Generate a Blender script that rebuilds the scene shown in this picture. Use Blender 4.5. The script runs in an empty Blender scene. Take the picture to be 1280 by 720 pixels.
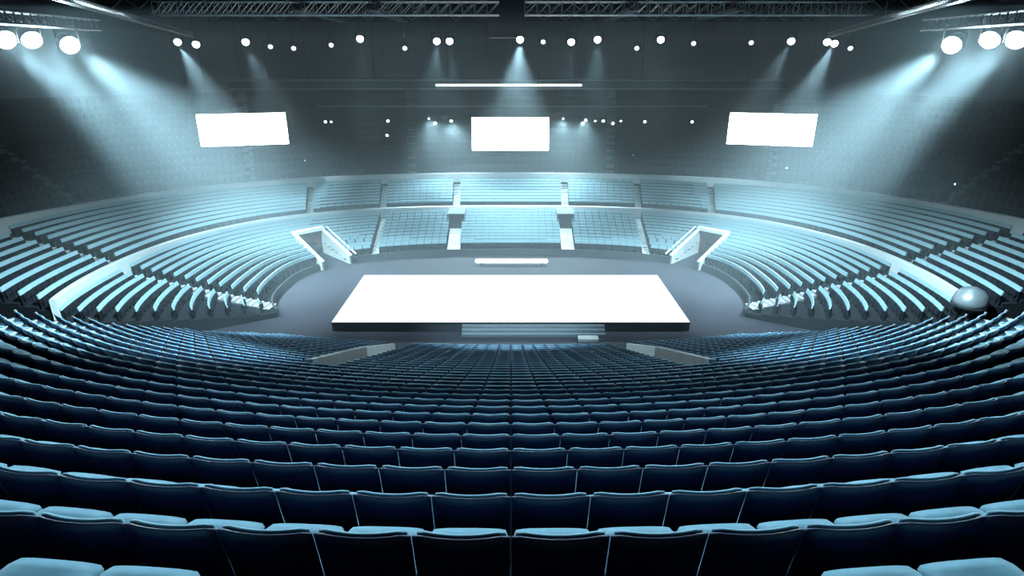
import bpy, math, random
import numpy as np
from mathutils import Vector, Matrix
from mathutils.bvhtree import BVHTree
random.seed(7)
sc = bpy.context.scene
col = sc.collection
PI = math.pi
F = 750.0                       # focal length in pixels of the 1280 wide frame
H = 14.0                        # eye height above the arena floor
TH = math.atan(279.0 / F)       # downward pitch of the camera
CT, ST = math.cos(TH), math.sin(TH)

def ray(px, py):
    u, v = (px - 638.5) / F, (py - 360) / F
    return Vector((u, CT - v * ST, -ST - v * CT))
def at_y(px, py, Y):
    r = ray(px, py); k = Y / r.y
    return Vector((r.x * k, Y, H + r.z * k))
def at_z(px, py, z):
    r = ray(px, py); k = (z - H) / r.z
    return Vector((r.x * k, r.y * k, z))
def proj(p):
    d = Vector(p) - Vector((0, 0, H))
    dep = d.y * CT - d.z * ST
    up = d.y * ST + d.z * CT
    if dep <= 0.05: return None
    return 638.5 + F * d.x / dep, 360 - F * up / dep, dep

# ------------------------------------------------------------------ materials
def mat(name, base, rough=0.6, metal=0.0, noise=0.0, nscale=8.0, spec=0.5, bump=0.0, sheen=0.0):
    m = bpy.data.materials.new(name); m.use_nodes = True
    nt = m.node_tree; b = nt.nodes['Principled BSDF']
    b.inputs['Base Color'].default_value = (*base, 1)
    b.inputs['Roughness'].default_value = rough
    b.inputs['Metallic'].default_value = metal
    b.inputs['Specular IOR Level'].default_value = spec
    if sheen: b.inputs['Sheen Weight'].default_value = sheen
    if noise or bump:
        tc = nt.nodes.new('ShaderNodeTexCoord')
        n = nt.nodes.new('ShaderNodeTexNoise'); n.inputs['Scale'].default_value = nscale
        n.inputs['Detail'].default_value = 3
        nt.links.new(tc.outputs['Object'], n.inputs['Vector'])
        if noise:
            r = nt.nodes.new('ShaderNodeValToRGB')
            r.color_ramp.elements[0].position = .3; r.color_ramp.elements[1].position = .7
            r.color_ramp.elements[0].color = (*[c * (1 - noise) for c in base], 1)
            r.color_ramp.elements[1].color = (*[c * (1 + noise) for c in base], 1)
            nt.links.new(n.outputs['Fac'], r.inputs['Fac'])
            nt.links.new(r.outputs['Color'], b.inputs['Base Color'])
        if bump:
            bp = nt.nodes.new('ShaderNodeBump'); bp.inputs['Strength'].default_value = bump
            bp.inputs['Distance'].default_value = .01
            nt.links.new(n.outputs['Fac'], bp.inputs['Height'])
            nt.links.new(bp.outputs['Normal'], b.inputs['Normal'])
    return m
def emit(name, colr, strength):
    m = bpy.data.materials.new(name); m.use_nodes = True
    nt = m.node_tree; nt.nodes.clear()
    o = nt.nodes.new('ShaderNodeOutputMaterial'); e = nt.nodes.new('ShaderNodeEmission')
    e.inputs['Color'].default_value = (*colr, 1); e.inputs['Strength'].default_value = strength
    nt.links.new(e.outputs[0], o.inputs['Surface'])
    return m
M = {
 'shell':  mat('seat shell plastic', (.009, .019, .058), .42, noise=.15, nscale=5),
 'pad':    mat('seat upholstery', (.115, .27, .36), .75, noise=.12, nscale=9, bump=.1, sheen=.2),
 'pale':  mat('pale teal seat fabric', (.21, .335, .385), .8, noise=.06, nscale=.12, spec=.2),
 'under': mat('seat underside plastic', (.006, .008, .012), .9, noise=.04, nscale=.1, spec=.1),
 'dim':   mat('unlit-tone upper seat fabric', (.010, .012, .015), .9, noise=.04, nscale=.1, spec=.1),  # dark copy of the seat fabric; the upper stand's shade is in the colour
 'step_shade': mat('shade-toned ring terrace', (.008, .010, .013), .95, noise=.05, nscale=.1, spec=.1),  # terrace concrete darkened; shade between the ring rows put into its colour
 'leg':    mat('seat bracket steel', (.03, .035, .045), .45, .6, noise=.1),
 'step':   mat('terrace concrete', (.022, .026, .034), .8, noise=.25, nscale=1.5),
 'floor':  mat('arena floor', (.022, .023, .031), .7, noise=.08, nscale=.6, spec=.12),
 'white':  mat('painted pale concrete', (.62, .68, .68), .6, noise=.06, nscale=2),
 'coping': mat('weathered parapet coping', (.40, .45, .46), .7, noise=.08, nscale=.6, spec=.2),
 'grey':   mat('grey barrier', (.22, .24, .24), .7, noise=.12, nscale=2),
 'dark':   mat('dark wall', (.014, .018, .024), .8, noise=.2, nscale=.8),
 'wall':   mat('blue grey wall', (.06, .075, .09), .85, noise=.15, nscale=.4),
 'ceil':   mat('black ceiling', (.02, .025, .03), .8, noise=.3, nscale=.5),
 'alu':    mat('truss aluminium', (.32, .36, .38), .35, .8, noise=.1),
 'black':  mat('black painted metal', (.035, .038, .044), .4, .5, noise=.1),
 'skirt':  mat('stage skirt', (.03, .03, .04), .7, noise=.1),
 'red':    mat('tunnel lining', (.10, .035, .035), .8, noise=.3, nscale=2),
 'steel':  mat('grey steel', (.22, .26, .29), .35, .6, noise=.1),
 'led':    emit('white led floor', (.93, .99, 1.0), 1.7),
 'screen': emit('white screen', (.90, .98, 1.0), 14.0),
 'tube':   emit('light tube', (.80, .96, 1.0), 3.0),
 'lens':   emit('lamp lens', (.85, .97, 1.0), 60.0),
 'lens2':  emit('small lamp lens', (.82, .96, 1.0), 14.0),
 'lens3':  emit('dim lamp lens', (.7, .85, .95), 2.0),
}

# ------------------------------------------------------------------ mesh tools
class MB:
    def __init__(s): s.v = []; s.f = []; s.m = []
    def add(s, vs, fs, mi=0):
        b = len(s.v); s.v += [tuple(p) for p in vs]
        s.f += [tuple(b + i for i in f) for f in fs]; s.m += [mi] * len(fs)
    def quad(s, a, b, c, d, mi=0): s.add([a, b, c, d], [(0, 1, 2, 3)], mi)
    def box(s, lo, hi, mi=0, mx=None, bev=0.0):
        x0, y0, z0 = lo; x1, y1, z1 = hi
        if bev > 0:
            b = bev; vs = []; idx = {}
            for a, X in ((0, x0), (1, x1)):
                for c, Y in ((0, y0), (1, y1)):
                    for e, Z in ((0, z0), (1, z1)):
                        sx, sy, sz = (1 if a == 0 else -1), (1 if c == 0 else -1), (1 if e == 0 else -1)
                        for k in range(3):
                            p = [X + sx * b, Y + sy * b, Z + sz * b]
                            p[k] = (X, Y, Z)[k]
                            idx[a, c, e, k] = len(vs); vs.append(p)
            fs = []
            for k in range(3):
                for w in (0, 1):
                    def g(i, j):
                        t = [0, 0, 0]; t[k] = w; o = [q for q in range(3) if q != k]
                        t[o[0]] = i; t[o[1]] = j; return idx[t[0], t[1], t[2], k]
                    q = [g(0, 0), g(1, 0), g(1, 1), g(0, 1)]
                    fs.append(q if (w == 1) != (k == 1) else q[::-1])
            for k in range(3):
                o = [q for q in range(3) if q != k]
                for i in (0, 1):
                    for j in (0, 1):
                        def h(w, kk):
                            t = [0, 0, 0]; t[k] = w; t[o[0]] = i; t[o[1]] = j; return idx[t[0], t[1], t[2], kk]
                        fs.append([h(0, o[0]), h(1, o[0]), h(1, o[1]), h(0, o[1])])
            for a in (0, 1):
                for c in (0, 1):
                    for e in (0, 1): fs.append([idx[a, c, e, 0], idx[a, c, e, 1], idx[a, c, e, 2]])
        else:
            vs = [(x0,y0,z0),(x1,y0,z0),(x1,y1,z0),(x0,y1,z0),(x0,y0,z1),(x1,y0,z1),(x1,y1,z1),(x0,y1,z1)]
            fs = [(3,2,1,0),(4,5,6,7),(0,1,5,4),(1,2,6,5),(2,3,7,6),(3,0,4,7)]
        if mx is not None: vs = [mx @ Vector(p) for p in vs]
        s.add(vs, fs, mi)
    def tube(s, a, b, r, n=8, mi=0, r2=None, caps=True):
        a, b = Vector(a), Vector(b); d = (b - a).normalized()
        u = d.cross(Vector((0, 0, 1)))
        if u.length < .01: u = d.cross(Vector((0, 1, 0)))
        u.normalize(); w = d.cross(u); r2 = r if r2 is None else r2
        vs = [a + (u * math.cos(2*PI*i/n) + w * math.sin(2*PI*i/n)) * r for i in range(n)]
        vs += [b + (u * math.cos(2*PI*i/n) + w * math.sin(2*PI*i/n)) * r2 for i in range(n)]
        fs = [(i, (i+1) % n, n + (i+1) % n, n + i) for i in range(n)]
        if caps: fs += [tuple(range(n))[::-1], tuple(range(n, 2*n))]
        s.add(vs, fs, mi)
    def lathe(s, prof, n=16, mi=0, mx=None):     # prof: (r, z) along local z
        vs = []; fs = []
        for r, z in prof:
            vs += [Vector((r*math.cos(2*PI*i/n), r*math.sin(2*PI*i/n), z)) for i in range(n)]
        for k in range(len(prof) - 1):
            fs += [(k*n+i, k*n+(i+1) % n, (k+1)*n+(i+1) % n, (k+1)*n+i) for i in range(n)]
        fs += [tuple(range(n))[::-1], tuple(range((len(prof)-1)*n, len(prof)*n))]
        if mx is not None: vs = [mx @ p for p in vs]
        s.add(vs, fs, mi)
    def mesh(s, name, mats, smooth=False):
        me = bpy.data.meshes.new(name); me.from_pydata(s.v, [], s.f)
        for m in mats: me.materials.append(m)
        me.polygons.foreach_set('material_index', s.m)
        if smooth: me.polygons.foreach_set('use_smooth', [True] * len(s.f))
        me.update()
        bm_fix(me)
        return me
    def build(s, name, mats, parent=None, smooth=False):
        if not isinstance(mats, (list, tuple)): mats = [mats]
        return link(name, s.mesh(name, mats, smooth), parent)
import bmesh
def bm_fix(me):
    if len(me.polygons) > 60000: return
    b = bmesh.new(); b.from_mesh(me); bmesh.ops.recalc_face_normals(b, faces=b.faces); b.to_mesh(me); b.free()
def link(name, me, parent=None):
    o = bpy.data.objects.new(name, me); col.objects.link(o)
    if parent is not None: o.parent = parent
    return o
def empty(name, loc=(0, 0, 0), rz=0):
    o = bpy.data.objects.new(name, None); col.objects.link(o)
    o.location = loc; o.rotation_euler = (0, 0, rz); o.empty_display_size = .2
    return o
def tag(o, label=None, cat=None, group=None, kind=None):
    if label: o['label'] = label
    if cat: o['category'] = cat
    if group: o['group'] = group
    if kind: o['kind'] = kind
    return o
ONES = 'first second third fourth fifth sixth seventh eighth ninth tenth eleventh twelfth thirteenth fourteenth fifteenth sixteenth seventeenth eighteenth nineteenth twentieth'.split()
def ordn(k):
    if k <= 20: return ONES[k-1]
    return ('twenty-' if k < 30 else 'thirty-') + ONES[(k % 10) - 1] if k % 10 else 'thirtieth'

# ------------------------------------------------------------------ the seat
def slab(nu, nv, P, Q, rim, mi, out):
    """closed pad: front grid P(u,v), back grid Q(u,v), a rounded rim pushed out by rim"""
    us = [-1 + 2*i/(nu-1) for i in range(nu)]; vs_ = [j/(nv-1) for j in range(nv)]
    vs = [P(u, v) for v in vs_ for u in us] + [Q(u, v) for v in vs_ for u in us]
    fs = []; n = nu*nv
    for j in range(nv-1):
        for i in range(nu-1):
            a = j*nu+i; fs.append((a, a+1, a+1+nu, a+nu)); fs.append((n+a+nu, n+a+1+nu, n+a+1, n+a))
    loop = [i for i in range(nu)] + [j*nu+nu-1 for j in range(1, nv)] + [(nv-1)*nu+i for i in range(nu-2, -1, -1)] + [j*nu for j in range(nv-2, 0, -1)]
    c = sum((Vector(vs[i]) for i in loop), Vector()) / len(loop)
    L = len(loop)
    if rim > 0:
        b = len(vs)
        for i in loop:
            m = (Vector(vs[i]) + Vector(vs[n+i])) / 2; d = (m - c)
            d.normalize(); vs.append(m + d*rim)
        for k in range(L):
            k2 = (k+1) % L
            fs.append((loop[k], b+k, b+k2, loop[k2])); fs.append((b+k, n+loop[k], n+loop[k2], b+k2))
    else:
        for k in range(L):
            k2 = (k+1) % L; fs.append((loop[k], n+loop[k], n+loop[k2], loop[k2]))
    out.add(vs, fs, mi)
def back_y(u, z): return -.040*(1-u*u) + (.86-z)*.20          # plan bulge and recline
def seat_parts(hi):
    nu, nv, rm = ((11, 6, .009) if hi else (4, 3, 0))
    def zz(u, v, z0, z1, cr):
        e = max(0, (abs(u)-.86)/.14); return z0 + (z1-z0)*v - cr*e*e*v*v
    def sP(u, v): z = zz(u, v, .34, .86, .016); return (.2685*u*(.98+.02*v), back_y(u, z)+.006, z)
    def sQ(u, v): z = zz(u, v, .34, .86, .016); return (.2685*u*(.98+.02*v), back_y(u, z)-.018, z)
    a = MB(); slab(nu, nv, sP, sQ, rm, 0, a)
    def pP(u, v): z = zz(u, v, .44, .868, .018); return (.245*u, back_y(u, z)+.030+.022*math.sin(PI*min(1, v*.9+.05))*(1-u*u*.5), z)
    def pQ(u, v): z = zz(u, v, .44, .868, .018); return (.245*u, back_y(u, z)+.008, z)
    b = MB(); slab(nu, nv, pP, pQ, rm*.8, 0, b)
    def cP(u, v):
        y = .09+.42*v; e = abs(u)**4; f = max(0, (v-.75)/.25)**2
        return (.25*u*(1-.06*f), y, .462-.06*(1-u*u)**.7*math.sin(PI*min(1,v*1.02))-.012*e-.02*f)
    def cQ(u, v): return (.235*u, .10+.39*v, .372)
    c = MB(); slab(nu, nv+2, cP, cQ, rm*1.8, 0, c)
    l = []
    for sx in (-1, 1):
        g = MB()
        g.box((sx*.19-.018, .12, .30), (sx*.19+.018, .44, .40), bev=.005 if hi else 0)
        g.box((sx*.19-.014, .22, .0), (sx*.19+.014, .34, .31), bev=.004 if hi else 0)
        l.append(g)
    return a, b, c, l
A, B_, C_, L_ = seat_parts(True)
SM = dict(backrest=A.mesh('backrest', [M['shell']], True), pad=B_.mesh('backrest_pad', [M['pad']], True),
          cushion=C_.mesh('seat_cushion', [M['pad']], True), leg0=L_[0].mesh('leg', [M['leg']]), leg1=L_[1].mesh('leg', [M['leg']]))
def make_seat():
    root = empty('arena_seat')
    link('backrest', SM['backrest'], root); link('backrest_pad', SM['pad'], root); link('seat_cushion', SM['cushion'], root)
    link('leg', SM['leg0'], root); link('leg', SM['leg1'], root)
    return root
# light version for the mass of seats
def low_template():
    a, b, c, l = seat_parts(False); t = MB()
    for s_, mi in ((a, 0), (b, 1), (c, 1)): t.add(s_.v, s_.f, mi)
    t.box((-.05, .18, 0), (.05, .34, .40), 2)
    return t
def prep(t):
    me_ = t.mesh('tmp', [M['shell'], M['pad'], M['leg'], M['pale'], M['under'], M['dim']])
    f = [tuple(p.vertices) for p in me_.polygons]; m_ = np.array([p.material_index for p in me_.polygons]); v = np.array([tuple(q.co) for q in me_.vertices])
    bpy.data.meshes.remove(me_); return v, np.array([i for q in f for i in q]), np.array([len(q) for q in f]), m_
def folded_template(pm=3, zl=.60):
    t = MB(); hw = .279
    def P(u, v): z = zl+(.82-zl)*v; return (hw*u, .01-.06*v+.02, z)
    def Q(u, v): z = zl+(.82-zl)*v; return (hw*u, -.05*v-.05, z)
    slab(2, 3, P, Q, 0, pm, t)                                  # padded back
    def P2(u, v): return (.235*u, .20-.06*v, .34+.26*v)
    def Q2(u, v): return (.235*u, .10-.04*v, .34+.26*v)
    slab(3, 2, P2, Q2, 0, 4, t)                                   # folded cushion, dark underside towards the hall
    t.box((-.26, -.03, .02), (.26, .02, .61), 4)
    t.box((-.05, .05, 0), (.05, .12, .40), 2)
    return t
mass = []     # (x, y, z, rz, depthscale)

# ------------------------------------------------------------------ camera block: rows of seats
R0, CC = 24.0, 6.0e-5
SS = np.linspace(0, 22, 441)
ph = SS/R0 + CC*SS**3
XS = np.concatenate([[0], np.cumsum(np.cos((ph[1:]+ph[:-1])/2)*np.diff(SS))])
YS = np.concatenate([[0], np.cumsum(np.sin((ph[1:]+ph[:-1])/2)*np.diff(SS))])
_rc = {}
def flat(n): return 1.0 if n <= 8 else 1.0 - .60*min(1, (n-8)/23)
def rcurve(n):
    if n not in _rc:
        q = flat(n)*ph
        _rc[n] = (np.concatenate([[0], np.cumsum(np.cos((q[1:]+q[:-1])/2)*np.diff(SS))]), np.concatenate([[0], np.cumsum(np.sin((q[1:]+q[:-1])/2)*np.diff(SS))]))
    return _rc[n]
def rowpt(s, n=0):
    X_, Y_ = rcurve(n)
    a = abs(s); x = float(np.interp(a, SS, X_)); y = float(np.interp(a, SS, Y_)); p = flat(n)*(a/R0 + CC*a**3)
    return (x if s >= 0 else -x), y, (p if s >= 0 else -p)
NR = 32
def rowY(n): return 2.64 + .755*n + .0009*n*n
def rowZ(n): return H - 2.44 - .355*n + .00045*n*n      # height of the top of the backrest
def tread(n): return rowZ(n) - .86
def send(n): return 14.1 if n <= 11 else 14.1 - (n-11)*.08
AX = 5.5                                                # aisles of the camera block
PITCH = .553
cands = []
for n in range(-1, NR):
    k = int(send(n) / PITCH)
    for side in (-1, 1):
        for i in range(k):
            s = side * (i + .5) * PITCH
            x, y, p = rowpt(s, n)
            if n >= 16 and abs(abs(x) - AX) < .72: continue
            P = (x, rowY(n) + y, tread(n))
            top = proj((P[0], P[1], P[2] + .86))
            vis = top is not None and -45 < top[0] < 1325 and top[1] < 722
            if n <= 0 and not vis:
                q = proj((P[0] - .5*math.sin(p), P[1] + .5*math.cos(p), P[2] + .45)); vis = q is not None and -10 < q[0] < 1290 and q[1] < 716
            cands.append((n, side, i, P, p, top[2] if top else 0, vis))
near = sorted([c for c in cands if c[6]], key=lambda c: c[5])[:300]
near_ids = {(c[0], c[1], c[2]) for c in near}
for c in cands:
    if (c[0], c[1], c[2]) not in near_ids and (c[6] or c[5] > 2.0 and c[0] >= 0):
        mass.append((*c[3], c[4], 1.0, 0))
proto = make_seat(); used = False
for n, side, i, P, p, dep, vis in sorted(near, key=lambda c: (c[0], c[1], c[2])):
    if not used: o = proto; used = True
    else:
        o = proto.copy(); col.objects.link(o)
        for ch in proto.children:
            c = ch.copy(); col.objects.link(c); c.parent = o
    o.location = P; o.rotation_euler = (0, 0, p)
    row = 'bottommost row' if n == -1 else f'{ordn(n+2)} row from the bottom'
    tag(o, f"navy arena seat in the {row}, {ordn(i+1)} {'left' if side < 0 else 'right'} of the centre line", 'seat', 'seats of the near block')

# terrace under the block
def front_terrace():
    m = MB()
    for n in range(-4, NR):
        se = send(max(n, 0)) + .35
        N = 48; pts = []
        for k in range(N + 1):
            s = -se + 2*se*k/N; x, y, p = rowpt(s, n); pts.append((x, y))
        z = tread(n); y0 = rowY(n) - .16; y1 = rowY(n+1) - .16; zl = tread(n+1) if n < NR-1 else 0
        for k in range(N):
            (xa, ya), (xb, yb) = pts[k], pts[k+1]
            m.quad((xa, ya+y0, z), (xb, yb+y0, z), (xb, yb+y1, z), (xa, ya+y1, z))
            m.quad((xa, ya+y1, z), (xb, yb+y1, z), (xb, yb+y1, zl), (xa, ya+y1, zl))
        for (x, y) in (pts[0], pts[-1]):       # end walls under each step
            m.quad((x, y+y0, 0), (x, y+y1+.05, 0), (x, y+y1+.05, z), (x, y+y0, z))
    return m
tag(front_terrace().build('floor_near_terrace', M['step']), kind='structure')

# ------------------------------------------------------------------ ring curves
def sup(a, b, yc, n):
    def f(t):
        c, s = math.cos(t), math.sin(t)
        return Vector((a*math.copysign(abs(c)**(2/n), c), yc + b*math.copysign(abs(s)**(2/n), s)))
    return f
K0 = sup(1.08*H, .575*H, 2.65*H, 2.6)
K1 = sup(1.70*H, 1.20*H, 2.45*H, 2.6)
K2 = sup(2.30*H, 1.55*H, 2.40*H, 2.3)
K3 = sup(3.00*H, 2.32*H, 2.40*H, 2.3)
D = math.radians
def lerp(a, b, t): return a + (b-a)*t
def ring_curve(Ka, Kb, ea, eb, t, M_=220):
    e = lerp(ea, eb, t); out = []
    for k in range(M_ + 1):
        w = k/M_
        # ease so that samples follow arc length well enough
        th = lerp(-e, PI + e, w)
        out.append(Ka(th).lerp(Kb(th), t))
    return resample(out, M_)
def resample(p, n):
    d = [0]
    for a, b in zip(p, p[1:]): d.append(d[-1] + (b-a).length)
    xs = np.interp(np.linspace(0, d[-1], n+1), d, [q.x for q in p]); ys = np.interp(np.linspace(0, d[-1], n+1), d, [q.y for q in p])
    return [Vector((x, y)) for x, y in zip(xs, ys)]
# aisles: straight strips (A inner point, B outer point, half width)
def at_x(K, X):      # far point of the curve with that x
    lo, hi = 0.02, PI-.02
    for _ in range(50):
        mid = (lo+hi)/2
        if K(mid).x > X: lo = mid
        else: hi = mid
    return K(lo)
TIERS = [
 dict(name='lower', Ka=K0, Kb=K1, ea=D(27), eb=D(15.5), n=12, z0=.28, dz=.12, ds=.82),
 dict(name='middle', Ka=K1, Kb=K2, ea=D(15.5), eb=D(9), n=9, z0=2.25, dz=.17, ds=.9),
 dict(name='upper', Ka=K2, Kb=K3, ea=D(18), eb=D(14), n=12, z0=4.55, dz=.56, ds=1.0),
]
def zt(T_, t): return T_['z0'] + T_['dz'] * min(T_['n']-1, t*T_['n'])
aisles = {0: [], 1: [], 2: []}
for sx in (-1, 1):
    aisles[0] += [(at_x(K0, sx*4.5), at_x(K1, sx*4.6), .50, 'centre', sx), (at_x(K0, sx*10.4), at_x(K1, sx*10.8), .26, 'outer', sx)]
    th0, th1 = D(-20), D(1)
    a0, a1 = K0(th0), K1(th1); aisles[0].append((Vector((sx*a0.x, a0.y)), Vector((sx*a1.x, a1.y)), .45, 'side', sx))
    aisles[1] += [(at_x(K1, sx*4.7), at_x(K2, sx*4.9), .3, 'centre', sx), (at_x(K1, sx*10.9), at_x(K2, sx*11.4), .26, 'outer', sx),
                  (at_x(K1, sx*16.5), at_x(K2, sx*17.6), .26, 'corner', sx)]
    a0, a1 = K1(D(1)), K2(D(6)); aisles[1].append((Vector((sx*a0.x, a0.y)), Vector((sx*a1.x, a1.y)), .45, 'side', sx))
    aisles[2] += [(at_x(K2, sx*9), at_x(K3, sx*10.5), .4, 'centre', sx), (at_x(K2, sx*22), at_x(K3, sx*26), .4, 'corner', sx)]
    a0, a1 = K2(D(20)), K3(D(17)); aisles[2].append((Vector((sx*a0.x, a0.y)), Vector((sx*a1.x, a1.y)), .4, 'side', sx))
# tunnel notches in the lower tier
NO = Vector((-12.95, 42.2)); NE = (Vector((-15.3, 44.6)) - NO).normalized(); NT = Vector((-NE.y, NE.x)); NL, NW = 3.9, 1.05
def in_notch(p, grow=0):
    q = Vector((-abs(p.x), p.y)) - NO
    return -1 < q.dot(NE) < NL + grow and abs(q.dot(NT)) < NW + grow
def seg_d(p, a, b):
    ab = b-a; t = max(-.05, min(1.05, (p-a).dot(ab)/ab.dot(ab))); return (p-(a+ab*t)).length
terr = []
for ti, T_ in enumerate(TIERS):
    n = T_['n']; m = MB(); ms = 260
    cv = [ring_curve(T_['Ka'], T_['Kb'], T_['ea'], T_['eb'], r/n, ms) for r in range(n+1)]
    base = 0 if ti == 0 else (1.5 if ti == 1 else 3.6)
    for r in range(n):
        z = T_['z0'] + r*T_['dz']; zp = z - T_['dz'] if r else base
        for k in range(ms):
            a, b, c, d = cv[r][k], cv[r][k+1], cv[r+1][k+1], cv[r+1][k]
            if ti == 0 and in_notch((a+b+c+d)/4): continue
            m.quad((*a, z), (*b, z), (*c, z), (*d, z))
            m.quad((*a, zp), (*b, zp), (*b, z), (*a, z))
        for k in (0, ms):                                   # closing walls at both ends
            a, d = cv[r][k], cv[r+1][k]
            m.quad((*a, 0), (*d, 0), (*d, z), (*a, z))
        # seats
        t = (r+.80)/n
        cr = ring_curve(T_['Ka'], T_['Kb'], T_['ea'], T_['eb'], t, 500)
        dd = [0]
        for a, b in zip(cr, cr[1:]): dd.append(dd[-1] + (b-a).length)
        cx = [q.x for q in cr]; cy = [q.y for q in cr]
        free = []; st = .04; run = None; sv = .1
        while sv < dd[-1]-.1:
            p = Vector((np.interp(sv, dd, cx), np.interp(sv, dd, cy)))
            bad = any(seg_d(p, al[0], al[1]) < al[2]+.02 for al in aisles[ti]) or (ti == 0 and in_notch(p, .15))
            if bad:
                if run is not None: free.append((run, sv)); run = None
            elif run is None: run = sv
            sv += st
        if run is not None: free.append((run, sv))
        spots_ = []
        for u0, u1 in free:
            cnt = int((u1-u0)/.545)
            spots_ += [u0 + (i_+.5)*(u1-u0)/cnt for i_ in range(cnt)]
        for s in spots_:
            p = Vector((np.interp(s, dd, cx), np.interp(s, dd, cy))); q = Vector((np.interp(s+.05, dd, cx), np.interp(s+.05, dd, cy)))
            tg = (q-p).normalized()                         # runs right -> far -> left; inward is to its left
            rz = math.atan2(tg.y, tg.x)                     # local +y = left of the tangent
            pr = proj((p.x, p.y, z+.8))
            if pr is None or not (-60 < pr[0] < 1340): continue
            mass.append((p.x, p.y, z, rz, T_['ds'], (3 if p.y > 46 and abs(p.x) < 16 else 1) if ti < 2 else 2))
    nm = {'lower': 'floor_lower_terrace', 'middle': 'floor_middle_terrace', 'upper': 'floor_upper_terrace'}[T_['name']]
    o = m.build(nm, M['step_shade']); tag(o, kind='structure'); terr.append(o)

# the mass of remaining seats
PA = np.array(mass); VL, LL, TL, ML, SM_ = [], [], [], [], []; base = 0
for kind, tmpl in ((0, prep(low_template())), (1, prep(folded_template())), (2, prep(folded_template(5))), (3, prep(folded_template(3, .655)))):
    P = PA[PA[:, 5] == kind]; n = len(P); TV, LO, FL, TM = tmpl
    c, s = np.cos(P[:, 3])[:, None], np.sin(P[:, 3])[:, None]
    tx, ty, tz = TV[None, :, 0], TV[None, :, 1] * P[:, 4][:, None], TV[None, :, 2]
    VX = P[:, 0][:, None] + tx*c - ty*s; VY = P[:, 1][:, None] + tx*s + ty*c; VZ = P[:, 2][:, None] + tz + 0*tx
    VL.append(np.stack([VX, VY, VZ], -1).reshape(-1, 3)); nv = len(TV)
    LL.append((LO[None, :] + (np.arange(n)*nv)[:, None] + base).reshape(-1)); TL.append(np.tile(FL, n)); ML.append(np.tile(TM, n)); SM_.append(np.full(n*len(TM), kind == 0)); base += n*nv
V = np.concatenate(VL).astype(np.float32); LV = np.concatenate(LL).astype(np.int32); LT = np.concatenate(TL).astype(np.int32)
LS = np.concatenate([[0], np.cumsum(LT)[:-1]]).astype(np.int32)
me = bpy.data.meshes.new('seat_rows'); me.vertices.add(len(V)); me.vertices.foreach_set('co', V.ravel())
me.loops.add(len(LV)); me.loops.foreach_set('vertex_index', LV)
me.polygons.add(len(LT)); me.polygons.foreach_set('loop_start', LS); me.polygons.foreach_set('loop_total', LT)
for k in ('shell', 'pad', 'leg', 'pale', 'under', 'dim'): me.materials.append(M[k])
me.polygons.foreach_set('material_index', np.concatenate(ML).astype(np.int32)); me.polygons.foreach_set('use_smooth', np.concatenate(SM_)); me.update(calc_edges=True); me.validate()
tag(link('arena_seating', me), 'rows of blue arena seats filling the far, side and lower stands', 'seats', kind='stuff')


# ------------------------------------------------------------------ parapets (light bands)
def sweep(pts, w, z0, z1, m=None, mi=0, inset=0.0, zs=None):
    m = m or MB(); n = len(pts)
    nrm = []
    for i in range(n):
        a, b = pts[max(0, i-1)], pts[min(n-1, i+1)]; t = (b-a).normalized(); nrm.append(Vector((-t.y, t.x)))
    bev = min(.04, w/4)
    vs = []
    for p, q in zip(pts, nrm):
        zt_ = z1
        if zs is not None: f_ = min(1, max(0, (44-p.y)/12)); zt_ = lerp(z1, zs, f_*f_*(3-2*f_))
        prof = [(0, z0), (0, zt_-bev), (bev, zt_), (w-bev, zt_), (w, zt_-bev), (w, z0)]
        for (o, z) in prof:
            r = p - q*(o - inset); vs.append((r.x, r.y, z))
    k = len(prof); fs = []
    for i in range(n-1):
        for j in range(k):
            j2 = (j+1) % k; fs.append((i*k+j, i*k+j2, (i+1)*k+j2, (i+1)*k+j))
    fs += [tuple(range(k)), tuple(range((n-1)*k, n*k))[::-1]]
    m.add(vs, fs, mi); return m
c1 = ring_curve(K0, K1, D(27), D(15.5), 1.0, 160); c2 = ring_curve(K1, K2, D(15.5), D(9), 1.0, 160)
g = empty('stand_parapet'); tag(g, 'pale curved parapet between the lower and middle stands', 'parapet')
g.location = (0, c1[80].y, 2.3)
def rel(o, g): o.matrix_parent_inverse = Matrix.Translation(-Vector(g.location)); return o
rel(sweep(c1, .30, 1.75, 2.58, inset=.1, zs=2.9).build('coping', M['coping'], g), g)
g = empty('stand_parapet'); tag(g, 'pale curved parapet on the front of the dark upper stand', 'parapet')
g.location = (0, c2[80].y, 4.3)
rel(sweep(c2, .30, 3.9, 4.72, inset=.1, zs=5.1).build('coping', M['coping'], g), g)
# low dark kerb wall at the arena floor edge
c0 = ring_curve(K0, K1, D(27), D(15.5), 0.0, 200)
ks = [p for p in c0]; runs = []; cur = []
for p in ks:
    if in_notch(p, .1) :
        if len(cur) > 1: runs.append(cur)
        cur = []
    else: cur.append(p)
if len(cur) > 1: runs.append(cur)
m = MB()
for r_ in runs: sweep(r_, .10, 0, .50, m, inset=.12)
tag(m.build('trim_floor_edge', M['dark']), kind='structure')

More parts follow.
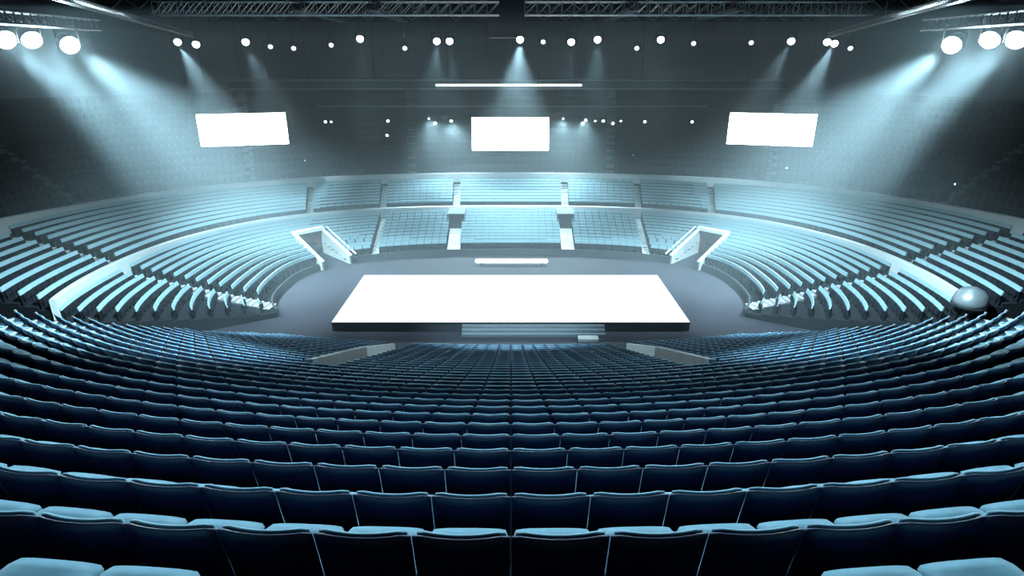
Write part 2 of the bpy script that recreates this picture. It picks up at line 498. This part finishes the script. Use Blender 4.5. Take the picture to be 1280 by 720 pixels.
# ------------------------------------------------------------------ aisle stairs
def stairs(A3, B3, hw, steps, mats, label, name='aisle_stairs', lift=.0):
    A3, B3 = Vector(A3), Vector(B3)
    g = empty(name, A3); d = Vector((B3.x-A3.x, B3.y-A3.y)); L = d.length; d.normalize(); t = Vector((-d.y, d.x))
    mx = Matrix(((t.x, d.x, 0, 0), (t.y, d.y, 0, 0), (0, 0, 1, 0), (0, 0, 0, 1)))
    m = MB(); e = MB(); dz = (B3.z-A3.z)/steps
    for k in range(steps):
        y0, y1 = L*k/steps, L*(k+1)/steps; z = dz*(k+1) + lift
        m.box((-hw, y0, z-abs(dz)-.12), (hw, y1+.01, z), 0, mx)
        e.box((-hw, y0-.012, z-.035), (hw, y0+.05, z+.006), 0, mx)
    m.build('steps', mats[0], g); e.build('nosing', mats[1], g)
    tag(g, label, 'stairs'); return g
for ti, T_ in enumerate(TIERS):
    z0 = T_['z0']; z1 = T_['z0'] + T_['dz']*(T_['n']-1)
    for a, b, hw, kind, sx in aisles[ti]:
        sd = 'left' if sx < 0 else 'right'
        tn = T_['name']
        mt = (M['white'], M['white']) if tn == 'lower' and kind in ('centre', 'outer') else (M['steel'], M['white'])
        if tn == 'upper' : mt = (M['wall'], M['step'])
        lab = {'centre': f'pale stairs up the far {tn} stand just {sd} of the middle seat block',
               'outer': f'thin pale stairs in the far {tn} stand, second aisle {sd} of centre',
               'corner': f'thin stairs at the {sd} corner bend of the {tn} stand',
               'side': f'stairs dividing the {sd} side seat blocks of the {tn} stand'}[kind]
        t1 = .62 if (tn == 'lower' and kind == 'centre') else 1.0
        bb = a.lerp(b, t1)
        stairs((a.x, a.y, z0-T_['dz']*.5), (bb.x, bb.y, lerp(z0, z1, t1)+.02), hw, int(T_['n']*2*t1), mt, lab, lift=.05)
        if tn == 'lower' and kind == 'centre':               # dark portal over the stairs
            g = empty('stand_doorway', (bb.x, bb.y, lerp(z0, z1, t1)))
            h = 1.25; w = hw+.12; dl = (b-bb).length + .5
            m = MB(); m.box((-w-.1, .0, -.4), (-w, dl, h)); m.box((w, .0, -.4), (w+.1, dl, h)); m.build('side_wall', M['wall'], g)
            m = MB(); m.box((-w-.1, -.02, h), (w+.1, dl, h+.10), bev=.02); m.build('lintel', M['wall'], g)
            m = MB(); m.box((-w, .25, -.3), (w, .33, h)); m.build('shade_panel', M['dark'], g)  # dark sheet standing in for the unlit depth of the opening
            tag(g, f'dark doorway above the white far stairs {sd} of centre', 'doorway')

# ------------------------------------------------------------------ tunnel entrances
for sx in (-1, 1):
    sd = 'left' if sx < 0 else 'right'
    g = empty('tunnel_entrance', (sx*-NO.x*-1 if sx < 0 else -NO.x, NO.y, 0))
    e = Vector((NE.x*(1 if sx < 0 else -1), NE.y)); t = Vector((-e.y, e.x))
    g.location = (NO.x if sx < 0 else -NO.x, NO.y, 0)
    g.rotation_euler = (0, 0, math.atan2(e.y, e.x) - PI/2)      # local y = outward into the stand
    inn = 1 if sx < 0 else -1                                   # local x side that is nearer the middle of the hall
    # in local coords x = right of e
    def sidewall(x0, x1, extra):
        m = MB(); y = [-.25, NL]
        z = [.85+extra, 1.45+.12*6+extra]
        vs = [(x0, y[0], 0), (x1, y[0], 0), (x1, y[1], 0), (x0, y[1], 0), (x0, y[0], z[0]), (x1, y[0], z[0]), (x1, y[1], z[1]), (x0, y[1], z[1])]
        m.add(vs, [(3,2,1,0),(4,5,6,7),(0,1,5,4),(1,2,6,5),(2,3,7,6),(3,0,4,7)]); return m
    w = NW
    sidewall(-w-.14, -w, -.2).build('side_wall', M['grey'], g)
    sidewall(w, w+.14, -.2).build('side_wall', M['grey'], g)
    def cap(x0, x1, dz, th):
        m = MB(); za, zb = .65+dz, 1.25+.12*6+dz
        vs = [(x0, -.32, za), (x1, -.32, za), (x1, NL, zb), (x0, NL, zb), (x0, -.32, za+th), (x1, -.32, za+th), (x1, NL, zb+th), (x0, NL, zb+th)]
        m.add(vs, [(3,2,1,0),(4,5,6,7),(0,1,5,4),(1,2,6,5),(2,3,7,6),(3,0,4,7)]); return m
    cap(-w-.18, -w+.03, 0, .09).build('coping', M['white'], g); cap(w-.03, w+.18, 0, .09).build('coping', M['white'], g)
    xi = inn*(w+.5)
    cap(xi-.05, xi+.05, .05, .07).build('handrail', M['white'], g)
    m = MB(); m.box((-w, NL, 0), (w, NL+.1, 1.9)); m.build('back_wall', M['red'], g)
    m = MB(); m.box((-w-.2, NL-.32, 1.86), (w+.2, NL+.12, 2.16), bev=.03); m.build('lintel', M['white'], g)
    tag(g, f'dark sunken tunnel entrance with white lintel in the {sd} lower stand', 'tunnel')

# ------------------------------------------------------------------ near-block aisles: barrier + stairs
for sx in (-1, 1):
    sd = 'left' if sx < 0 else 'right'
    def P3(n): 
        y = rowY(n); x = AX; dy = float(np.interp(x, *rcurve(n))); return Vector((sx*AX, y+dy-.1, tread(n)))
    stairs(P3(NR), P3(16), .42, 34, (M['grey'], M['steel']), f'grey aisle stairs descending to the floor through the near block, {sd} side', lift=-.02)
    g = empty('aisle_barrier', P3(NR-1)); o0 = P3(NR-1)
    def wall3(na, nb, x0, x1, ha, hb, mt, nm):
        a, b = P3(na)-o0, P3(nb)-o0; m = MB()
        xa, xb = sx*(x0), sx*(x1)
        vs = [(xa, a.y, a.z-.3), (xb, a.y, a.z-.3), (xb, b.y, b.z-.3), (xa, b.y, b.z-.3), (xa, a.y, a.z+ha), (xb, a.y, a.z+ha), (xb, b.y, b.z+hb), (xa, b.y, b.z+hb)]
        m.add(vs, [(3,2,1,0),(4,5,6,7),(0,1,5,4),(1,2,6,5),(2,3,7,6),(3,0,4,7)]); m.build(nm, mt, g)
    wall3(25, 17, .45, .70, 1.0, .92, M['grey'], 'wall')
    wall3(NR, 25, .45, .60, .80, 1.0, M['white'], 'end_panel')
    tag(g, f'grey barrier with white end beside the near block aisle, {sd} side', 'barrier')

# ------------------------------------------------------------------ room shell
m = MB(); m.box((-50, -9, -.2), (50, 76, 0)); tag(m.build('floor', M['floor']), kind='structure')
m = MB(); m.box((-50, -9, 18.6), (50, 76, 18.9)); tag(m.build('ceiling', M['ceil']), kind='structure')
c3 = [p for p in ring_curve(K2, K3, D(18), D(14), 1.0, 120)]
m = MB()
for a, b in zip(c3, c3[1:]): m.quad((*a, 4), (*b, 4), (*b, 18.6), (*a, 18.6))
tag(m.build('wall_far', M['wall']), kind='structure')
for nm, lo, hi in (('wall_left', (-50, -9, 0), (-49.7, 76, 18.6)), ('wall_right', (49.7, -9, 0), (50, 76, 18.6)), ('wall_near', (-50, -9.3, 0), (50, -9, 18.6)), ('wall_back', (-50, 76, 0), (50, 76.3, 18.6))):
    m = MB(); m.box(lo, hi); tag(m.build(nm, M['dark']), kind='structure')

# ------------------------------------------------------------------ stage
f0, f1 = at_z(415, 403, .0), at_z(866, 403, .0)
SH = .55
fl, fr = at_z(414.5, 403, SH), at_z(866.5, 403, SH); bl, br = at_z(455, 343.5, SH), at_z(822, 343.5, SH)
hw = (abs(fl.x)+abs(fr.x)+abs(bl.x)+abs(br.x))/4; ys0, ys1 = fl.y, bl.y
g = empty('stage', (0, (ys0+ys1)/2, 0)); hd = (ys1-ys0)/2
m = MB(); m.box((-hw+.05, -hd+.05, 0), (hw-.05, hd-.05, SH-.07)); m.build('skirt', M['skirt'], g)
m = MB(); m.box((-hw, -hd, SH-.07), (hw, hd, SH-.01), bev=.01); m.build('deck', M['skirt'], g)
m = MB(); m.box((-hw+.06, -hd+.06, SH-.02), (hw-.06, hd-.06, SH)); m.build('glowing_floor', M['led'], g)
m = MB(); x0 = -1.6; 
for k in range(3): m.box((-2.7, -hd-.25*(k+1), 0), (5.2, -hd-.25*k+.04, SH-.12-.14*k))
m.build('front_steps', M['steel'], g)
tag(g, 'low black stage with a glowing white rectangular floor at the arena centre', 'stage')
# white bar behind the stage
p = at_z(639.5, 331, .0); w = at_z(685, 331, 0).x - p.x
g = empty('light_bar', (p.x, p.y, 0))
m = MB()
N = 20; prof = []
for k in range(N+1):
    a = -PI/2 + PI*k/N; prof.append((w-.16+.16*math.cos(a), .30+.16*math.sin(a)))
for k in range(N+1):
    a = PI/2 + PI*k/N; prof.append((-w+.16+.16*math.cos(a), .30+.16*math.sin(a)))
L = len(prof); vs = [(x, -.05, z) for x, z in prof] + [(x, .05, z) for x, z in prof]
m.add(vs, [tuple(range(L)), tuple(range(L, 2*L))[::-1]] + [(i, (i+1) % L, L+(i+1) % L, L+i) for i in range(L)])
m.build('tube', M['tube'], g)
m = MB(); m.box((-w+.4, -.12, 0), (-w+.5, .12, .16)); m.box((w-.5, -.12, 0), (w-.4, .12, .16)); m.box((-w+.3, -.03, .1), (w-.3, .03, .16)); m.build('base', M['black'], g)
tag(g, 'long rounded white light bar on the floor behind the stage', 'light')
# small pale case on the floor before the stage
p = at_z(735, 426, 0); m = MB(); m.box((-.55, -.25, 0), (.55, .25, .22), bev=.03); o = m.build('floor_case', M['grey']); o.location = (p.x, p.y, 0)
tag(o, 'small pale flat case lying on the floor in front of the stage', 'case')

# ------------------------------------------------------------------ hanging screens
def cable(m, a, ztop, r=.02): m.tube(a, (a[0], a[1], ztop), r, 6)
for (xl, xr, yt, yb, Y, lab, yaw) in ((590, 686, 147, 188, 50, 'blank white glowing screen hanging in the middle, above the far stand', 0),
                                 (254, 355, 142, 181.5, 47, 'blank white glowing screen hanging on the left side of the hall', .30),
                                 (914, 1013, 142, 181.5, 47, 'blank white glowing screen hanging on the right side of the hall', -.30)):
    a, b = at_y(xl, (yt+yb)/2, Y), at_y(xr, (yt+yb)/2, Y); t, u = at_y((xl+xr)/2, yt, Y), at_y((xl+xr)/2, yb, Y)
    cx = (a.x+b.x)/2; w = (b.x-a.x)/2/math.cos(yaw)*(1.0 if yaw == 0 else .97); h = (t.z-u.z)/2; cz = (t.z+u.z)/2
    g = empty('video_screen', (cx, Y, cz), yaw)
    m = MB(); m.box((-w-.06, 0, -h-.06), (w+.06, .22, h+.06), bev=.02); m.build('housing', M['black'], g)
    m = MB(); m.box((-w, -.02, -h), (w, .0, h)); m.build('display', M['screen'], g)
    for q in (-1, 1): m = MB(); cable(m, (q*w*.7, .1, h), 18.6-cz); m.build('cable', M['black'], g)
    tag(g, lab, 'screen')

# ------------------------------------------------------------------ trusses
def truss(a, b, size, label, bays=None, name='lighting_truss', rtube=.055, hang=True, bright=True, cat='truss'):
    a, b = Vector(a), Vector(b); g = empty(name, a); d = b-a; L = d.length; d.normalize()
    sd = d.cross(Vector((0, 0, 1))).normalized()*size/2; up = Vector((0, 0, size))
    ch = MB()
    for q in (-sd, sd, -sd+up, sd+up): ch.tube(q, q+d*L, rtube, 6)
    ch.build('chords', M['alu'] if bright else M['black'], g)
    br = MB(); bays = bays or int(L/size)
    for k in range(bays):
        p0, p1 = d*(L*k/bays), d*(L*(k+1)/bays)
        for q in (-sd, sd):
            br.tube(p0+q, p1+q+up, rtube*.5, 4); br.tube(p0+q, p0+q+up, rtube*.5, 4)
        br.tube(p0-sd, p1+sd, rtube*.5, 4); br.tube(p0-sd+up, p1+sd+up, rtube*.5, 4)
    br.build('braces', M['alu'] if bright else M['black'], g)
    if hang:
        for k in (.1, .5, .9): m = MB(); p = d*L*k+up; m.tube(p, (p.x, p.y, 18.6-a.z), .015, 5); m.build('cable', M['black'], g)
    tag(g, label, cat); return g
YT = 44.0
zt_ = at_y(640, 19, YT).z
truss(at_y(196, 19, YT), at_y(624, 19, YT), .8, 'long silver lighting truss under the ceiling, left of the middle gap')
truss(at_y(656, 19, YT), at_y(1086, 19, YT), .8, 'long silver lighting truss under the ceiling, right of the middle gap')
for sx in (-1, 1):
    sd = 'left' if sx < 0 else 'right'
    px_ = lambda x: x if sx < 0 else 1277-x
    truss(at_y(px_(240), 46, 42), at_y(px_(40), -9, 22), .22, f'slim diagonal truss running from the {sd} end of the main truss', rtube=.03, bright=False)
    truss(at_y(px_(120), 38, 34), at_y(px_(-90), 22, 24), .5, f'dark side truss carrying the big {sd} floodlights', bright=False)
# centre dark box between the two trusses
p = at_y(640, 60, 45); q = at_y(640, 20, 45)
g = empty('hoist_box', (0.0, 45, q.z)); m = MB(); m.box((-1.55, -.5, -1.4), (1.05, .6, 18.6-q.z-.3), bev=.05); m.build('casing', M['black'], g)
m = MB(); m.box((-1.2, -.2, 18.6-q.z-.35), (.8, .3, 18.6-q.z)); m.build('bracket', M['black'], g)
tag(g, 'dark box hanging from the ceiling between the two long trusses', 'box')
# far girder with a light tube
a, b = at_y(289, 112, 58), at_y(981, 112, 58)
g = empty('ceiling_girder', (0, 58, a.z)); m = MB(); m.box((a.x, -.4, 0), (b.x, .4, .95), bev=.04); m.build('beam', M['black'], g)
m = MB(); m.box((a.x, -.43, .04), (b.x, -.40, .12)); m.box((a.x, -.43, .80), (b.x, -.40, .88)); m.build('flange', M['steel'], g)
for k in range(9): m = MB(); x = lerp(a.x+1, b.x-1, k/8); m.tube((x, 0, .95), (x, 0, 18.6-a.z), .04, 6); m.build('hanger', M['black'], g)
tag(g, 'dark horizontal girder hanging across the far end of the hall', 'girder')
a2, b2 = at_y(545, 106.5, 57.4), at_y(727, 106.5, 57.4)
g = empty('tube_light', ((a2.x+b2.x)/2, 57.4, a2.z)); L = (b2.x-a2.x)/2
m = MB(); m.tube((-L, 0, 0), (L, 0, 0), .10, 10); m.build('tube', M['tube'], g)
m = MB(); m.tube((-L-.1, 0, 0), (-L, 0, 0), .12, 10); m.tube((L, 0, 0), (L+.1, 0, 0), .12, 10); m.box((-L, .08, .0), (L, .2, .12)); m.build('holder', M['steel'], g)
tag(g, 'long horizontal glowing white tube light on the far girder', 'light')
# roof beams
for k, Y in enumerate((48, 53, 60)):
    nmz = 18.6
    g = empty('roof_beam', (0, Y, 17.7)); m = MB(); m.box((-30, -.12, .78), (30, .12, .9)); m.box((-30, -.05, .1), (30, .05, .8)); m.box((-30, -.12, 0), (30, .12, .12)); m.build('beam', M['ceil'] if k else M['black'], g)
    br = MB()
    for i in range(30): x = -29+i*2; br.tube((x, -.1, .1), (x+1, -.1, .8), .03, 5); br.tube((x+1, -.1, .8), (x+2, -.1, .1), .03, 5)
    br.build('braces', M['steel'], g)
    tag(g, f"dark roof beam under the ceiling, {['nearest', 'middle one', 'farthest'][k]} of three", 'beam')
for x in (-14, -9, 8, 15):
    g = empty('cable_tray', (x, 46, 17.3)); m = MB(); m.box((-.35, -3, 0), (.35, 9, .05)); m.box((-.37, -3, 0), (-.33, 9, .18)); m.box((.33, -3, 0), (.37, 9, .18)); m.build('tray', M['steel'], g)
    for y in (-2.5, 2, 8):
        for q in (-.36, .36): m = MB(); m.tube((q, y, .1), (q, y, 1.3), .02, 5); m.build('hanger', M['black'], g)
    tag(g, f"metal cable tray hung under the ceiling, {dict(zip((-14, -9, 8, 15), ('first', 'second', 'third', 'fourth')))[x]} of four from the left", 'tray')
# thin far pipe
a, b = at_y(396, 133, 54), at_y(884, 133, 54)
g = empty('lighting_pipe', (0, 54, a.z)); m = MB(); m.tube((a.x, 0, 0), (b.x, 0, 0), .05, 8); m.build('pipe', M['steel'], g)
for k in range(7): m = MB(); x = lerp(a.x+.5, b.x-.5, k/6); m.tube((x, 0, 0), (x, 0, 18.6-a.z), .015, 5); m.build('cable', M['black'], g)
tag(g, 'thin horizontal lighting pipe hanging before the far upper stand', 'pipe')
PIPEZ = a.z

# ------------------------------------------------------------------ lamps
LIGHTC = (.60, .89, 1.0)
def spot(loc, target, watts, angle, blend=.6, radius=.12, name='lamp_beam', c=LIGHTC, parent=None):
    d = bpy.data.lights.new(name, 'SPOT'); d.energy = watts; d.spot_size = D(angle); d.spot_blend = blend
    d.shadow_soft_size = radius; d.color = c
    o = bpy.data.objects.new(name, d); col.objects.link(o)
    o.location = loc; o.rotation_euler = (Vector(target)-Vector(loc)).to_track_quat('-Z', 'Y').to_euler()
    return o
def lamp(loc, target, R, label, group, lens='lens', top=None, name='stage_spotlight'):
    """moving-head style lamp: housing, lens, yoke, clamp pipe"""
    loc = Vector(loc); g = empty(name, loc)
    q = (Vector(target)-loc).to_track_quat('Z', 'Y').to_matrix().to_4x4()
    m = MB(); m.lathe([(R*.45, -R*1.5), (R*.75, -R*1.3), (R*.95, -R*.5), (R*1.05, R*.2), (R*1.05, R*.3), (R*.93, R*.3), (R*.93, R*.12)], 14, 0, q)
    m.build('housing', M['black'], g, True)
    m = MB(); m.lathe([(R*.92, R*.10), (R*.85, R*.45), (R*.6, R*.75), (R*.2, R*.9)], 14, 0, q); m.build('lens', M[lens], g, True)
    m = MB(); r = R*1.25
    m.tube((-r, 0, -R*.4), (-r, 0, R*1.9), R*.1, 6); m.tube((r, 0, -R*.4), (r, 0, R*1.9), R*.1, 6); m.tube((-r, 0, R*1.9), (r, 0, R*1.9), R*.1, 6)
    m.build('yoke', M['black'], g)
    if top is not None and top > loc.z + R*2:
        m = MB(); m.tube((0, 0, R*1.9), (0, 0, top-loc.z), max(.02, R*.1), 6); m.build('pipe', M['black'], g)
    tag(g, label, 'lamp', group); return g
# big side floodlights: (px, py, Y, target, watts, cone)
def mir(x): return 1277 - x
big = []
for sx in (-1, 1):
    f = (lambda x: x) if sx < 0 else mir
    sg = lambda p: (p[0]*(1 if sx < 0 else -1), p[1], p[2])
    big += [(f(5), 48, 29.5, sg((-15, 40, 0)), 70000, 42), (f(38), 48, 30.5, sg((-20, 44, 2)), 40000, 42), (f(86), 55, 32, sg((-6, 38, -2)), 95000, 52)]
big.sort(key=lambda b: b[0])
for k, (x, y, Y, tg, W, ang) in enumerate(big):
    p = at_y(x, y, Y); sd = 'left' if x < 640 else 'right'
    kk = k+1 if k < 3 else 6-k
    lamp(p, p+(Vector((0, 2, 8))-p).normalized()+(Vector(tg)-p).normalized()*.5, .46, f"big glaring floodlight high on the {sd}, {['outermost', 'middle', 'innermost'][kk-1]} of the three", 'big side floodlights', top=p.z+1.0, name='floodlight')
    d = (Vector(tg)-p).normalized(); spot(p+d*.55, tg, W, ang, 1.0, .42)
    c_ = (Vector((0, 2, 8))-p).normalized(); spot(p+c_*.62, p+c_, 3000, 165, 1.0, .3)      # spill of the open front
# main row under the truss
rowl = [(222, 52, (-14, 40, 0), 32000, 40, 1), (245, 55, None, 0, 0, 1), (307, 52, (-18, 51, 6), 8000, 40, 1), (338, 58, None, 0, 0, 0), (367, 60, None, 0, 0, 0), (414, 56, None, 0, 0, 0), (450, 48, (-9, 40, 0), 1200, 30, 1),
        (506, 60, None, 0, 0, 0), (546, 51, (-7, 52, 3), 5000, 50, 1), (562, 51, (-3, 43, 0), 6000, 22, 1), (650, 49, (0, 52, 0), 34000, 60, 1), (679, 52, None, 0, 0, 0), (714, 52, (4, 43, 0), 6000, 22, 1),
        (747, 49, (7, 52, 3), 5000, 50, 1), (796, 60, None, 0, 0, 0), (826, 49, (9, 40, 0), 1200, 30, 1), (867, 54, None, 0, 0, 0), (939, 53, None, 0, 0, 0), (989, 51, (18, 51, 6), 8000, 40, 1), (1034, 52, None, 0, 0, 1),
        (1043, 54, (14, 40, 0), 32000, 40, 1), (1063, 60, None, 0, 0, 0)]
for k, (x, y, tg, W, ang, br) in enumerate(rowl):
    p = at_y(x, y, YT); t2 = tg or (p.x*.8, 36, 0)
    lamp(p, (p.x*.7, p.y-16, p.z-9), .26 if br else .18, f'spotlight hanging under the long trusses, {ordn(k+1)} from the left', 'spotlights under the main trusses', 'lens2' if br else 'lens3', top=zt_)
    if W and W < 3000: W *= 3
    if W: d = (Vector(t2)-p).normalized(); spot(p+d*.36, t2, W, ang, 1.0, .12)
# far pipe lamps
farl = [(407, 152), (414, 152), (485, 151), (484, 169), (536, 148), (544, 154), (564, 151), (704, 148), (728, 154), (732, 150), (744, 151), (754, 151), (766, 154), (776, 151), (806, 152), (865, 152)]
for k, (x, y) in enumerate(sorted(farl)):
    p = at_y(x, y, 54)
    lamp(p, (p.x, 40, 0), .13, f'tiny lamp on the far lighting pipe, {ordn(k+1)} from the left', 'tiny lamps of the far pipe', 'lens2' if k % 3 != 1 else 'lens3', top=PIPEZ)
    if k in (4, 6, 7, 9): spot(p+Vector((0, -.2, -.1)), (p.x*.5, 47.5, 0), 10000, 120, 1.0, .1)
# tiny lights on the upper stand: stand on the terrace
dg = bpy.context.evaluated_depsgraph_get(); dg.update()
tm = terr[2].data; bvh = BVHTree.FromPolygons([v.co for v in tm.vertices], [tuple(p.vertices) for p in tm.polygons])
dots = [(285, 209), (301, 205), (381, 202), (586, 199), (694, 203), (792, 195), (877, 194), (983, 211), (1193, 231)]
for k, (x, y) in enumerate(dots):
    r = ray(x, y).normalized(); hit = bvh.ray_cast(Vector((0, 0, H)), r, 200)
    if hit[0] is None: continue
    p = hit[0]; g = empty('marker_light', p - r*.12)
    m = MB(); m.box((-.09, -.05, -.02), (.09, .05, .14), bev=.015); m.build('body', M['black'], g)
    m = MB(); m.lathe([(.07, 0), (.055, .03), (.02, .045)], 10, 0, Matrix.Translation((0, -.06, .07)) @ Matrix.Rotation(PI/2, 4, 'X')); m.build('bulb', M['lens2'], g)
    tag(g, f'pinpoint marker light on the dark upper stand, {ordn(k+1)} of nine from the left', 'light', 'pinpoint lights on the upper stand')
# rounded dome at the right block end
p = at_z(1214, 372, 3.0); g = empty('dome_housing', (p.x, p.y, 2.6))
m = MB(); m.lathe([(.75, 0), (.78, .25), (.70, .55), (.50, .8), (.22, .94), (.03, .98)], 20); m.build('cover', M['steel'], g, True)
m = MB(); m.lathe([(.25, -2.6), (.25, -.4), (.80, -.02), (.80, .04)], 16); m.build('stand', M['black'], g)
tag(g, 'pale rounded dome beside the end of the right stand', 'dome')

# ------------------------------------------------------------------ added lamps out of view, brightening stands, near seats and floor
def area(loc, target, watts, size, c=LIGHTC, spread=120):
    d = bpy.data.lights.new('wash', 'AREA'); d.shape = 'RECTANGLE'; d.size = size[0]; d.size_y = size[1]; d.energy = watts; d.color = c; d.spread = D(spread)
    o = bpy.data.objects.new('rig_wash', d); col.objects.link(o); o.location = loc
    o.rotation_euler = (Vector(target)-Vector(loc)).to_track_quat('-Z', 'Y').to_euler(); return o
for k, (x, y, z, tgt, W, ang, bl) in enumerate((
    (-9, 22, 17.7, (-22, 31, -3), 90000, 60, 1.0), (9, 22, 17.7, (22, 31, -3), 90000, 60, 1.0),
    (-6, 22, 17.7, (-3, 47, -2), 5000, 70, 1.0), (6, 22, 17.7, (3, 47, -2), 5000, 70, 1.0),
    (-8, 13, 17.6, (-5, 3.5, 10.5), 4600, 75, .6), (0, 13, 17.6, (0, 3.5, 10.5), 4600, 75, .6), (8, 13, 17.6, (5, 3.5, 10.5), 4600, 75, .6),
    (-7, 23, 17.6, (-4, 12, 7), 3800, 70, .6), (7, 23, 17.6, (4, 12, 7), 3800, 70, .6), (0, 20, 17.7, (0, 29.2, 0), 42000, 34, 1.0),
    (-6, 16, 17.6, (14, 16.5, 7), 100000, 36, .8), (6, 16, 17.6, (-14, 16.5, 7), 100000, 36, .8))):
    lamp((x, y, z), tgt, .25, f"added unseen roof lamp {'left of' if x < 0 else 'right of' if x > 0 else 'on'} the centre line, aimed at {('left side stand', 'right side stand', 'far stand, left half', 'far stand, right half', 'top seat rows', 'top seat rows', 'top seat rows', 'middle seat rows', 'middle seat rows', 'floor before the stage', 'the right row ends', 'the left row ends')[k]}", 'added unseen roof lamps', 'lens2', top=18.6)
    d = (Vector(tgt)-Vector((x, y, z))).normalized(); spot(Vector((x, y, z))+d*.27, tgt, W, ang, bl, .18)

# ------------------------------------------------------------------ haze
m = MB(); m.box((-30, 28, .02), (30, 65, 16.4)); hz = m.build('haze', [])
vm = bpy.data.materials.new('haze'); vm.use_nodes = True; nt = vm.node_tree; nt.nodes.clear()
o = nt.nodes.new('ShaderNodeOutputMaterial'); v = nt.nodes.new('ShaderNodeVolumeScatter')
v.inputs['Color'].default_value = (.72, .88, .95, 1); v.inputs['Density'].default_value = .0078; v.inputs['Anisotropy'].default_value = 0.0
nt.links.new(v.outputs[0], o.inputs['Volume']); hz.data.materials.append(vm)
try: vm.cycles.homogeneous_volume = True
except Exception: pass
tag(hz, 'thin blue grey haze filling the hall around the light beams', 'haze', kind='stuff')

# ------------------------------------------------------------------ world, camera, view
w = bpy.data.worlds.new('world'); sc.world = w; w.use_nodes = True
w.node_tree.nodes['Background'].inputs[0].default_value = (.02, .03, .05, 1); w.node_tree.nodes['Background'].inputs[1].default_value = .3
cam = bpy.data.cameras.new('camera'); co = bpy.data.objects.new('camera', cam); col.objects.link(co)
cam.sensor_width = 36; cam.lens = 36*F/1280; cam.clip_end = 300; cam.clip_start = .05
cam.shift_x = 1.5/1280
co.location = (0, 0, H); co.rotation_euler = (PI/2 - TH, 0, 0); sc.camera = co
sc.view_settings.view_transform = 'Standard'; sc.view_settings.look = 'None'; sc.view_settings.exposure = 0; sc.view_settings.gamma = 1
sc.view_settings.use_curve_mapping = False
cy = sc.cycles
cy.max_bounces = 3; cy.diffuse_bounces = 2; cy.glossy_bounces = 2; cy.volume_bounces = 0; cy.transparent_max_bounces = 4
cy.use_denoising = True; cy.denoiser = 'OPENIMAGEDENOISE'
cy.sample_clamp_indirect = 3; cy.sample_clamp_direct = 0
cy.caustics_reflective = False; cy.caustics_refractive = False
